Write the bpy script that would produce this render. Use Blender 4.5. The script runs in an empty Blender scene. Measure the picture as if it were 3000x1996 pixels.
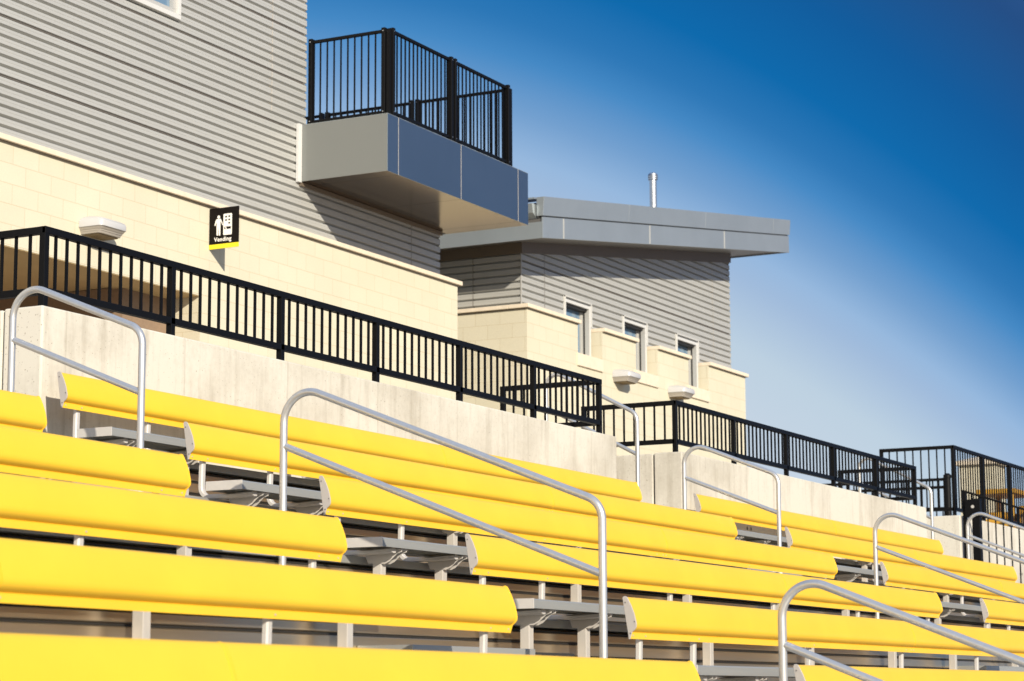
import bpy, math, random
from mathutils import Vector, Matrix
R_ = math.radians
random.seed(7)
scene = bpy.context.scene
col = scene.collection

# ------------------------------------------------------------------ camera
# world axes: +X runs along the benches, +Y climbs the stand towards the buildings, z = 0 is the field
CAM_F, CAM_YAW, CAM_PITCH, CAM_ROLL, EYE = 6772.6, R_(27.56469), R_(8.81026), R_(-0.27694), 1.6
cd = bpy.data.cameras.new('camera'); co = bpy.data.objects.new('camera', cd); col.objects.link(co)
fw = Vector((math.cos(CAM_YAW)*math.cos(CAM_PITCH), math.sin(CAM_YAW)*math.cos(CAM_PITCH), math.sin(CAM_PITCH)))
rt = Vector((math.sin(CAM_YAW), -math.cos(CAM_YAW), 0)); up = rt.cross(fw)
r2 = rt*math.cos(CAM_ROLL)+up*math.sin(CAM_ROLL); u2 = -rt*math.sin(CAM_ROLL)+up*math.cos(CAM_ROLL)
co.matrix_world = Matrix(((r2.x, u2.x, -fw.x, 0), (r2.y, u2.y, -fw.y, 0), (r2.z, u2.z, -fw.z, EYE), (0, 0, 0, 1)))
cd.sensor_width = 36; cd.lens = CAM_F*36/3000; cd.clip_start = .1; cd.clip_end = 5000
cd.dof.use_dof = True; cd.dof.focus_distance = 16.5; cd.dof.aperture_fstop = 5.0
scene.camera = co

# ------------------------------------------------------------------ sun and sky
SUN_TRAVEL = Vector((.765, 1, -.50)).normalized()
sd = bpy.data.lights.new('sun', 'SUN'); sd.energy = 4.2; sd.angle = R_(.55); sd.color = (1, .9, .74)
so = bpy.data.objects.new('sun', sd); col.objects.link(so)
so.rotation_euler = SUN_TRAVEL.to_track_quat('-Z', 'Y').to_euler(); so.location = (-20, -30, 30)
to_sun = -SUN_TRAVEL
w = bpy.data.worlds.new('World'); scene.world = w; w.use_nodes = True
nt = w.node_tree; nd = nt.nodes; lk = nt.links
bg = nd['Background']
sky = nd.new('ShaderNodeTexSky'); sky.sky_type = 'NISHITA'; sky.sun_disc = False
sky.sun_elevation = math.asin(to_sun.z); sky.sun_rotation = math.atan2(to_sun.x, to_sun.y)
sky.air_density = 1.2; sky.dust_density = .6; sky.ozone_density = 2.5
# deepen the clear sky with height and away from the brighter part above the stand (a function of the sky direction only)
tc = nd.new('ShaderNodeTexCoord'); sx = nd.new('ShaderNodeSeparateXYZ'); lk.new(tc.outputs['Generated'], sx.inputs[0])
def vdot(v):
    n = nd.new('ShaderNodeVectorMath'); n.operation = 'DOT_PRODUCT'; n.inputs[1].default_value = v
    lk.new(tc.outputs['Generated'], n.inputs[0]); return n.outputs['Value']
az = vdot((math.sin(CAM_YAW), -math.cos(CAM_YAW), 0))
def mth(op, a, b=None, c=None):
    n = nd.new('ShaderNodeMath'); n.operation = op
    for i, v in enumerate((a, b, c)):
        if v is None: continue
        if isinstance(v, (int, float)): n.inputs[i].default_value = v
        else: lk.new(v, n.inputs[i])
    return n.outputs[0]
azc = mth('MINIMUM', mth('MAXIMUM', az, -.12), .32)
t = mth('ADD', mth('MULTIPLY', sx.outputs['Z'], 1.03), mth('ADD', mth('MULTIPLY', azc, .3), mth('MULTIPLY', mth('MULTIPLY', azc, azc), 1.3)))
sunside = vdot((to_sun.x, to_sun.y, 0))                             # the sky brightens round the sun, behind the photographer
t = mth('MAXIMUM', mth('SUBTRACT', t, mth('MULTIPLY', mth('MAXIMUM', sunside, 0), .75)), .02)
ramp = nd.new('ShaderNodeValToRGB'); lk.new(t, ramp.inputs[0])
def lin(c): return tuple((v/255/12.92 if v/255 <= .04045 else ((v/255+.055)/1.055)**2.4) for v in c)
SKY = [(0, (206, 214, 228)), (.15, (199, 212, 227)), (.194, (190, 209, 225)), (.225, (161, 187, 219)), (.238, (151, 184, 221)), (.257, (116, 160, 207)), (.28, (68, 137, 197)), (.295, (42, 119, 183)), (.32, (0, 104, 172)), (.36, (6, 90, 156)), (.41, (32, 76, 132)), (.60, (84, 124, 182)), (1., (122, 158, 205))]
SKY = [(p, lin(c)) for p, c in SKY]
els = ramp.color_ramp.elements
while len(els) < len(SKY): els.new(.5)
for e, (p, c) in zip(els, SKY): e.position = p; e.color = (*c, 1)
SKY_STRENGTH = .10
EXPO = .49
mixn = nd.new('ShaderNodeMix'); mixn.data_type = 'RGBA'; mixn.inputs[0].default_value = .985
sc_ = nd.new('ShaderNodeVectorMath'); sc_.operation = 'SCALE'; sc_.inputs['Scale'].default_value = 1/(SKY_STRENGTH*2**EXPO)
lk.new(ramp.outputs[0], sc_.inputs[0])
lk.new(sky.outputs[0], mixn.inputs[6]); lk.new(sc_.outputs[0], mixn.inputs[7]); lk.new(mixn.outputs[2], bg.inputs[0])
bg.inputs[1].default_value = SKY_STRENGTH
scene.view_settings.view_transform = 'Standard'; scene.view_settings.look = 'None'
scene.view_settings.exposure = EXPO; scene.view_settings.gamma = 1
scene.cycles.max_bounces = 8

# ------------------------------------------------------------------ materials
def mat(name, base, rough=.6, metal=0., spec=.5, noise=None, bump=None, streak=None, coat=0.):
    """noise=(scale, amount), streak=(scale_xy, scale_z, amount), bump=(scale, strength)"""
    m = bpy.data.materials.new(name); m.use_nodes = True; t = m.node_tree; n = t.nodes; l = t.links
    b = n['Principled BSDF']; b.inputs['Base Color'].default_value = (*base, 1); b.inputs['Roughness'].default_value = rough
    b.inputs['Metallic'].default_value = metal; b.inputs['Specular IOR Level'].default_value = spec
    b.inputs['Coat Weight'].default_value = coat
    tc = n.new('ShaderNodeTexCoord'); last = None
    def layer(vec, amount, detail=5, rough_=.6, scale=1):
        nonlocal last
        no = n.new('ShaderNodeTexNoise'); no.inputs['Scale'].default_value = scale; no.inputs['Detail'].default_value = detail
        no.inputs['Roughness'].default_value = rough_; l.new(vec, no.inputs['Vector'])
        mr = n.new('ShaderNodeMapRange'); mr.inputs[1].default_value = .3; mr.inputs[2].default_value = .7
        mr.inputs[3].default_value = 1-amount; mr.inputs[4].default_value = 1+amount*.6; l.new(no.outputs[0], mr.inputs[0])
        mx = n.new('ShaderNodeVectorMath'); mx.operation = 'SCALE'; l.new(mr.outputs[0], mx.inputs['Scale'])
        if last: l.new(last, mx.inputs[0])
        else: mx.inputs[0].default_value = base
        last = mx.outputs[0]; return no
    if noise: layer(tc.outputs['Object'], noise[1], scale=noise[0])
    if streak:
        mp = n.new('ShaderNodeMapping'); mp.inputs['Scale'].default_value = (streak[0], streak[0], streak[1]); l.new(tc.outputs['Object'], mp.inputs[0])
        layer(mp.outputs[0], streak[2])
    if last: l.new(last, b.inputs['Base Color'])
    if bump:
        no = n.new('ShaderNodeTexNoise'); no.inputs['Scale'].default_value = bump[0]; no.inputs['Detail'].default_value = 4; l.new(tc.outputs['Object'], no.inputs['Vector'])
        bp = n.new('ShaderNodeBump'); bp.inputs['Strength'].default_value = bump[1]; bp.inputs['Distance'].default_value = .01
        l.new(no.outputs[0], bp.inputs['Height']); l.new(bp.outputs[0], b.inputs['Normal'])
    return m

def block_material():
    m = mat('cream_block', (.70, .55, .34), .85)
    t = m.node_tree; n = t.nodes; l = t.links; b = n['Principled BSDF']
    geo = n.new('ShaderNodeNewGeometry'); tc = n.new('ShaderNodeTexCoord')
    s = n.new('ShaderNodeSeparateXYZ'); l.new(tc.outputs['Object'], s.inputs[0])
    sn = n.new('ShaderNodeSeparateXYZ'); l.new(geo.outputs['True Normal'], sn.inputs[0])
    ab = n.new('ShaderNodeMath'); ab.operation = 'ABSOLUTE'; l.new(sn.outputs['X'], ab.inputs[0])
    gt = n.new('ShaderNodeMath'); gt.operation = 'GREATER_THAN'; gt.inputs[1].default_value = .5; l.new(ab.outputs[0], gt.inputs[0])
    mx = n.new('ShaderNodeMix'); l.new(gt.outputs[0], mx.inputs[0]); l.new(s.outputs['X'], mx.inputs[2]); l.new(s.outputs['Y'], mx.inputs[3])
    u = n.new('ShaderNodeMath'); u.operation = 'ADD'; u.inputs[1].default_value = -17.872+40*.4; l.new(mx.outputs[0], u.inputs[0])
    v = n.new('ShaderNodeMath'); v.operation = 'ADD'; v.inputs[1].default_value = -6.918+50*.206; l.new(s.outputs['Z'], v.inputs[0])
    cb = n.new('ShaderNodeCombineXYZ'); l.new(u.outputs[0], cb.inputs[0]); l.new(v.outputs[0], cb.inputs[1])
    br = n.new('ShaderNodeTexBrick'); br.offset = .5; br.inputs['Scale'].default_value = 1
    br.inputs['Brick Width'].default_value = .402; br.inputs['Row Height'].default_value = .206
    br.inputs['Mortar Size'].default_value = .0045; br.inputs['Mortar Smooth'].default_value = .4
    br.inputs['Color1'].default_value = (.615, .57, .435, 1); br.inputs['Color2'].default_value = (.635, .59, .455, 1); br.inputs['Mortar'].default_value = (.55, .48, .335, 1)
    l.new(cb.outputs[0], br.inputs['Vector'])
    no = n.new('ShaderNodeTexNoise'); no.inputs['Scale'].default_value = 60; no.inputs['Detail'].default_value = 6; l.new(tc.outputs['Object'], no.inputs['Vector'])
    n2 = n.new('ShaderNodeTexNoise'); n2.inputs['Scale'].default_value = 1.3; n2.inputs['Detail'].default_value = 4; l.new(tc.outputs['Object'], n2.inputs['Vector'])
    a = n.new('ShaderNodeMath'); a.operation = 'ADD'; l.new(no.outputs[0], a.inputs[0]); l.new(n2.outputs[0], a.inputs[1])
    mr = n.new('ShaderNodeMapRange'); mr.inputs[1].default_value = .6; mr.inputs[2].default_value = 1.4; mr.inputs[3].default_value = .93; mr.inputs[4].default_value = 1.06
    l.new(a.outputs[0], mr.inputs[0])
    sc = n.new('ShaderNodeVectorMath'); sc.operation = 'SCALE'; l.new(br.outputs[0], sc.inputs[0]); l.new(mr.outputs[0], sc.inputs['Scale'])
    l.new(sc.outputs[0], b.inputs['Base Color'])
    ad = n.new('ShaderNodeMath'); ad.operation = 'MULTIPLY_ADD'; ad.inputs[1].default_value = -1.2; l.new(br.outputs['Fac'], ad.inputs[0]); l.new(no.outputs[0], ad.inputs[2])
    bp = n.new('ShaderNodeBump'); bp.inputs['Strength'].default_value = .35; bp.inputs['Distance'].default_value = .006
    l.new(ad.outputs[0], bp.inputs['Height']); l.new(bp.outputs[0], b.inputs['Normal'])
    return m

def concrete_material():
    """cast concrete: weather streaks, faint board lines every 1.28 m, blotches, pores"""
    m = mat('cast_concrete', (.5, .45, .38), .85)
    t = m.node_tree; n = t.nodes; l = t.links; b = n['Principled BSDF']
    tc = n.new('ShaderNodeTexCoord')
    def noise(scale, vscale, detail=6, rough=.6):
        mp = n.new('ShaderNodeMapping'); mp.inputs['Scale'].default_value = vscale; l.new(tc.outputs['Object'], mp.inputs[0])
        no = n.new('ShaderNodeTexNoise'); no.inputs['Scale'].default_value = scale; no.inputs['Detail'].default_value = detail; no.inputs['Roughness'].default_value = rough
        l.new(mp.outputs[0], no.inputs['Vector']); return no.outputs[0]
    def rng(x, a, b_, c, d):
        mr = n.new('ShaderNodeMapRange'); mr.inputs[1].default_value = a; mr.inputs[2].default_value = b_; mr.inputs[3].default_value = c; mr.inputs[4].default_value = d
        l.new(x, mr.inputs[0]); return mr.outputs[0]
    def mul(a, c):
        k = n.new('ShaderNodeMath'); k.operation = 'MULTIPLY'; l.new(a, k.inputs[0]); l.new(c, k.inputs[1]); return k.outputs[0]
    f1 = rng(noise(.9, (1, 1, 1.1)), .42, .70, 1.02, .78)      # blotches
    f2 = rng(noise(3, (3.5, 3.5, .35)), .50, .76, 1.01, .80)     # vertical streaks
    f3 = rng(noise(26, (1, 1, 1), 8, .7), .3, .7, .95, 1.05)
    f4 = rng(noise(55, (1, 1, .04), 3), .3, .7, .97, 1.02)      # fine board grain
    f5 = rng(noise(70, (1, 1, 1), 1), .26, .31, .55, 1.0)       # pores
    sp = n.new('ShaderNodeSeparateXYZ'); l.new(tc.outputs['Object'], sp.inputs[0])
    q = n.new('ShaderNodeMath'); q.operation = 'PINGPONG'; q.inputs[1].default_value = .64; l.new(sp.outputs['X'], q.inputs[0])
    f6 = rng(q.outputs[0], 0, .012, .86, 1.0)
    f = mul(mul(mul(f1, f2), mul(f3, f4)), mul(f5, f6))
    cr = n.new('ShaderNodeValToRGB'); cr.color_ramp.elements[0].position = .45; cr.color_ramp.elements[0].color = (.24, .20, .14, 1)
    cr.color_ramp.elements[1].position = 1.05 if False else 1.0; cr.color_ramp.elements[1].color = (.63, .60, .525, 1)
    l.new(f, cr.inputs[0]); l.new(cr.outputs[0], b.inputs['Base Color'])
    bp = n.new('ShaderNodeBump'); bp.inputs['Strength'].default_value = .3; bp.inputs['Distance'].default_value = .006; l.new(f, bp.inputs['Height']); l.new(bp.outputs[0], b.inputs['Normal'])
    return m

M = {}
M['yellow'] = mat('yellow_powder_coat', (.84, .515, .033), .38, spec=.4, noise=(1.7, .05), bump=(2.2, .12))
M['block'] = block_material()
M['concrete'] = concrete_material()
M['cap'] = mat('cast_stone', (.74, .64, .50), .8, noise=(9, .08), bump=(80, .2))
M['siding'] = mat('grey_ribbed_steel', (.455, .455, .435), .42, metal=.12, streak=(.6, 5, .07))
M['seam'] = mat('siding_joint', (.66, .60, .52), .5, metal=.2)
M['dark_seam'] = mat('dark_lap_joint', (.19, .17, .15), .6)
M['panel'] = mat('grey_composite_panel', (.42, .46, .45), .30, metal=.96, noise=(.9, .05))
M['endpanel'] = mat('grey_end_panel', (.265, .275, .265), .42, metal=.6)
M['fascia'] = mat('grey_fascia_metal', (.41, .45, .465), .38, metal=.55, noise=(1.2, .06))
M['bronze'] = mat('bronze_trim', (.20, .16, .12), .5, metal=.3)
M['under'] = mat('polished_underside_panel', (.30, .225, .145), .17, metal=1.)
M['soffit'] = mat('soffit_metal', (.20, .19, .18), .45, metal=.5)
M['black'] = mat('black_railing_paint', (.004, .004, .0045), .48, spec=.16)
M['alu'] = mat('mill_aluminium', (.60, .57, .53), .42, metal=.22, noise=(14, .05))
M['pipe'] = mat('satin_aluminium_pipe', (.70, .69, .67), .33, metal=.75, noise=(30, .06))
M['plank'] = mat('aluminium_plank', (.40, .405, .385), .5, metal=.45, streak=(.8, 14, .08))
M['riser'] = mat('aluminium_riser', (.60, .49, .35), .30, metal=.9, streak=(1.1, 12, .12))
M['capend'] = mat('cast_end_cap', (.52, .48, .44), .5, metal=.3)
M['white'] = mat('white_trim', (.60, .60, .585), .4)
M['winframe'] = mat('light_window_frame', (.46, .455, .435), .45, metal=.1)
M['dark'] = mat('dark_gasket_and_gap_shade', (.02, .018, .016), .6)
M['glass'] = mat('window_glass', (.14, .23, .33), .08, metal=0., spec=.8)  # blue of the sky painted into the opaque pane colour
M['blind'] = mat('window_reveal', (.42, .40, .37), .5)
M['fixture'] = mat('white_fixture_paint', (.50, .50, .505), .28)
M['lensframe'] = mat('taupe_lens_frame', (.36, .33, .29), .4)
M['grille'] = mat('lens_grille', (.30, .22, .12), .45, noise=(40, .4))
M['sign_black'] = mat('black_sign_face', (.006, .004, .0035), .5, spec=.15)
M['sign_white'] = mat('white_sign_vinyl', (.82, .80, .76), .5)
M['sign_yellow'] = mat('yellow_sign_band', (.85, .66, .02), .5)
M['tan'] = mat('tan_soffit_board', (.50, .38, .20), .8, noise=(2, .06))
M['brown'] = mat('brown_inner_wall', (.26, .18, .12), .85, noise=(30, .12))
M['paving'] = mat('concourse_concrete', (.46, .40, .32), .9, noise=(2, .1))
M['field'] = mat('running_track', (.30, .24, .19), .9, noise=(1.5, .12))
M['galv'] = mat('galvanised_steel', (.62, .63, .64), .3, metal=.9, noise=(20, .1))
M['machine'] = mat('machine_yellow', (.56, .30, .03), .45, noise=(6, .1))
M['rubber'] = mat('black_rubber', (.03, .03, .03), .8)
M['brick'] = mat('red_brick', (.30, .09, .05), .85, noise=(15, .2))

# ------------------------------------------------------------------ mesh helpers
class MB:
    def __init__(s): s.v = []; s.f = []
    def add(s, vs, fs):
        o = len(s.v); s.v += [tuple(p) for p in vs]; s.f += [tuple(i+o for i in f) for f in fs]; return s
    def box(s, x0, x1, y0, y1, z0, z1):
        v = [(x, y, z) for z in (z0, z1) for y in (y0, y1) for x in (x0, x1)]
        return s.add(v, [(0, 2, 3, 1), (4, 5, 7, 6), (0, 1, 5, 4), (2, 6, 7, 3), (0, 4, 6, 2), (1, 3, 7, 5)])
    def prism(s, pts, a, b, axis='X'):
        """closed polygon pts extruded along an axis. X: pts=(y,z); Y: pts=(x,z); Z: pts=(x,y)"""
        n = len(pts)
        def P(p, t): return (t, p[0], p[1]) if axis == 'X' else (p[0], t, p[1]) if axis == 'Y' else (p[0], p[1], t)
        area = sum(pts[i][0]*pts[(i+1) % n][1]-pts[(i+1) % n][0]*pts[i][1] for i in range(n))
        q = list(pts) if area > 0 else list(pts)[::-1]
        v = [P(p, a) for p in q]+[P(p, b) for p in q]
        fs = [tuple(range(n))[::-1], tuple(range(n, 2*n))]+[(i, (i+1) % n, n+(i+1) % n, n+i) for i in range(n)]
        if axis == 'Y': fs = [f[::-1] for f in fs]
        if b < a: fs = [f[::-1] for f in fs]
        return s.add(v, fs)
    def tube(s, pts, r, n=14, cap=True):
        pts = [Vector(p) for p in pts]; rings = []
        t0 = (pts[1]-pts[0]).normalized(); ref = Vector((1, 0, 0)) if abs(t0.x) < .9 else Vector((0, 1, 0))
        u = t0.cross(ref).normalized()
        for i, p in enumerate(pts):
            t = ((pts[min(i+1, len(pts)-1)]-p).normalized()+(p-pts[max(i-1, 0)]).normalized()).normalized() if 0 < i < len(pts)-1 else (pts[1]-pts[0] if i == 0 else pts[-1]-pts[-2]).normalized()
            u = (u-t*u.dot(t)).normalized(); w_ = t.cross(u)
            rings.append([p+(u*math.cos(2*math.pi*k/n)+w_*math.sin(2*math.pi*k/n))*r for k in range(n)])
        v = [q for ring in rings for q in ring]
        f = [(i*n+k, i*n+(k+1) % n, (i+1)*n+(k+1) % n, (i+1)*n+k) for i in range(len(pts)-1) for k in range(n)]
        if cap: f += [tuple(range(n))[::-1], tuple((len(pts)-1)*n+k for k in range(n))]
        return s.add(v, f)
    def lathe(s, prof, c, n=24):
        """prof = [(r, z)] around a vertical axis at c"""
        v = [(c[0]+r*math.cos(2*math.pi*k/n), c[1]+r*math.sin(2*math.pi*k/n), c[2]+z) for r, z in prof for k in range(n)]
        f = [(i*n+k, i*n+(k+1) % n, (i+1)*n+(k+1) % n, (i+1)*n+k) for i in range(len(prof)-1) for k in range(n)]
        f += [tuple(range(n))[::-1], tuple((len(prof)-1)*n+k for k in range(n))]
        return s.add(v, f)
    def build(s, name, m, parent=None, smooth=None, bevel=None, loc=None):
        me = bpy.data.meshes.new(name); me.from_pydata(s.v, [], s.f); me.validate(); me.update()
        if smooth:
            me.polygons.foreach_set('use_smooth', [True]*len(me.polygons)); me.set_sharp_from_angle(angle=R_(smooth))
        me.materials.append(m)
        o = bpy.data.objects.new(name, me); col.objects.link(o)
        if parent: o.parent = parent
        if loc: o.location = loc
        if bevel:
            b = o.modifiers.new('bevel', 'BEVEL'); b.width = bevel; b.segments = 2; b.limit_method = 'ANGLE'; b.angle_limit = R_(40)
        return o

def empty(name, loc=(0, 0, 0)):
    o = bpy.data.objects.new(name, None); col.objects.link(o); o.location = loc; return o
def tag(o, label=None, cat=None, group=None, kind=None):
    if label: o['label'] = label
    if cat: o['category'] = cat
    if group: o['group'] = group
    if kind: o['kind'] = kind
    return o
def kids(o): return [c for c in bpy.data.objects if c.parent == o]
def copy_tree(o, parent=None):
    c = o.copy(); col.objects.link(c)
    if parent: c.parent = parent
    for ch in kids(o): copy_tree(ch, c)
    return c

# ------------------------------------------------------------------ layout constants
XA, XB, XBe, XC, XCe = 9.808, 11.161, 19.65, 21.05, 29.03
Y1, Z1, T, RISE = 8.972, 3.593, .95, .36607
def rowY(k): return Y1-(k-1)*T
def rowZ(k): return Z1-(k-1)*RISE          # top of the backrest
def deckZ(k): return rowZ(k)-.815
WALL_Y, WALL_TOP = 9.2, 4.05
CONC_Z = 3.50
YW, YS = 14.9, 15.08                        # block face, siding face

# ------------------------------------------------------------------ ground
g = MB().box(-400, 2500, -600, 2500, -1, 0).build('ground', M['field']); tag(g, kind='structure')
c = MB()
for a, b in ((-30, 9.75), (11.53, 19.51), (21.55, 29.08), (31.1, 140)):
    c.box(a, b, WALL_Y+.26, 10.4, 1.2, CONC_Z)
c.box(-30, 140, 10.402, 60, 0.004, CONC_Z-.002)
tag(c.build('concourse', M['paving']), kind='structure')
st = MB()
for x0, x1 in ((9.76, 11.27), (19.78, 21.28), (29.35, 30.8)):
    for i in range(4): st.box(x0, x1, 9.2+i*.3, 10.4, 2.2, 2.79+.1775*(i+1)-.004)
tag(st.build('concourse_steps', M['paving']), kind='structure')

# ------------------------------------------------------------------ cast concrete walls
def conc_wall(x0, x1, left, right, label, joint=.306, top=WALL_TOP, back=10.45):
    root = empty('concrete_wall', (x0, WALL_Y, 2.0))
    tag(root, label, 'wall', 'cast concrete walls behind the top row')
    th = .25
    def B(name, m): o = m.build(name, M['concrete'], root, bevel=.012); o.matrix_parent_inverse = Matrix.Translation((-x0, -WALL_Y, -2.0)); return o
    pl = [(x0, WALL_Y), (x1, WALL_Y)]
    if right: pl += [(x1, WALL_Y+joint), (x1-th, WALL_Y+joint), (x1-th, WALL_Y+th)]
    else: pl += [(x1, WALL_Y+th)]
    if left: pl += [(x0+th, WALL_Y+th), (x0+th, WALL_Y+joint), (x0, WALL_Y+joint)]
    else: pl += [(x0, WALL_Y+th)]
    B('wall_face', MB().prism(pl, 1.2, top, 'Z'))
    if left: B('return_wall', MB().box(x0+.004, x0+th, WALL_Y+joint+.016, back, 1.2, top-.006))
    if right: B('return_wall', MB().box(x1-th, x1-.004, WALL_Y+joint+.016, back, 1.2, top-.006))
    if left:
        B('joint_filler', MB().box(x0+.02, x0+th-.02, WALL_Y+joint+.001, WALL_Y+joint+.015, 1.3, top-.02)).data.materials[0] = M['dark']
    # form tie holes low on the face
    hm = MB()
    x = x0+1.72
    while x < x1-.2:
        for z in (3.385,):
            for dx in (0, .11):
                hm.add([(x+dx+.017*math.cos(a*math.pi/5), WALL_Y-.002, z+.02*math.sin(a*math.pi/5)) for a in range(10)], [tuple(range(10))])
        x += 1.22
    h = hm.build('tie_hole', M['dark'], root); h.matrix_parent_inverse = Matrix.Translation((-x0, -WALL_Y, -2.0))
    return root
conc_wall(11.28, 19.76, True, True, 'long stained concrete wall behind the yellow benches in the left half, below the longest black fence')
conc_wall(21.30, 29.33, True, True, 'concrete wall right of the first stair gap, ending at the second stair gap')
conc_wall(30.82, 90, True, False, 'concrete wall at the far right edge behind the sloping picket guard', joint=.38)

# ------------------------------------------------------------------ bleacher platform
plat = empty('bleacher_platform', (0, 0, 0)); tag(plat, 'stepped aluminium platform with grooved grey riser boards under the yellow benches', 'bleacher')
PX0, PX1 = -4, 30.75
for k in range(0, 9):
    z = deckZ(k); yb = rowY(k)-.12 if k > 0 else WALL_Y-.01; yf = rowY(k+1)-.12
    d = MB()
    nb = 3 if k else 1; wd = (yb-yf)/nb
    for i in range(nb):
        a = yf+i*wd+(.006 if i else -.02); d.box(PX0, PX1, a, yf+(i+1)*wd-.006, z-.045, z)
    d.build('deck_board', M['plank'], plat, bevel=.003)
    # riser: two grooved boards from the deck below up to this deck
    y = yf; zl = deckZ(k+1); h = z-.05-zl
    prof = []
    zz = zl+.006
    for hb, gp in ((.066, .013), (.066, .013), (.066, .013), (.050, .012)):
        prof += [(y+.022, zz), (y+.003, zz+.002), (y, zz+.006), (y, zz+hb*.5), (y, zz+hb-.005), (y+.003, zz+hb-.001), (y+.022, zz+hb)]
        zz += hb+gp
    prof += [(y+.05, z-.052), (y+.05, zl+.006)]
    MB().prism(prof, PX0, PX1).build('riser_board', M['riser'], plat)
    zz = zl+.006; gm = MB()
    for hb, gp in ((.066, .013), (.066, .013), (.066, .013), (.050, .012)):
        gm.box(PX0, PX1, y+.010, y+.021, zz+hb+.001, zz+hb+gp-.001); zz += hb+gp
    gm.build('riser_gap_shade', M['dark'], plat)  # dark strips laid in the open grooves stand in for their shade
for xa, xb in ((XA, XB), (XBe, XC)):
    for k in range(2, 8):
        MB().box(xa+.02, xb-.02, rowY(k)-.44, rowY(k)-.122, deckZ(k)+.001, deckZ(k)+RISE/2).build('aisle_step', M['plank'], plat, bevel=.004)

# ------------------------------------------------------------------ benches
def arc(cy, cz, r, a0, a1, n=8):
    return [(cy+r*math.cos(R_(a0+(a1-a0)*i/n)), cz+r*math.sin(R_(a0+(a1-a0)*i/n))) for i in range(n+1)]
def back_profile():
    """front outline of the backrest, origin at its top rear edge (y, z)"""
    f = [(0, -.004), (-.004, 0), (-.012, .001), (-.019, -.003), (-.025, -.010), (-.034, -.026), (-.043, -.045), (-.052, -.066), (-.060, -.088), (-.066, -.110), (-.0705, -.130), (-.072, -.145), (-.0695, -.157), (-.063, -.168), (-.053, -.176), (-.043, -.181), (-.0365, -.184), (-.036, -.187), (-.040, -.1895), (-.0415, -.2195)]
    b = [(-.038, -.2195), (-.034, -.19), (-.034, -.10), (-.010, -.012)]
    return f+b
BP = back_profile()
CAPP = [(.004, -.004), (-.002, .004), (-.012, .005), (-.022, .001), (-.030, -.012), (-.047, -.045), (-.064, -.088), (-.0745, -.130), (-.0765, -.146), (-.074, -.161), (-.066, -.172), (-.05, -.185), (-.038, -.222), (-.030, -.222), (-.026, -.185)]
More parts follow.
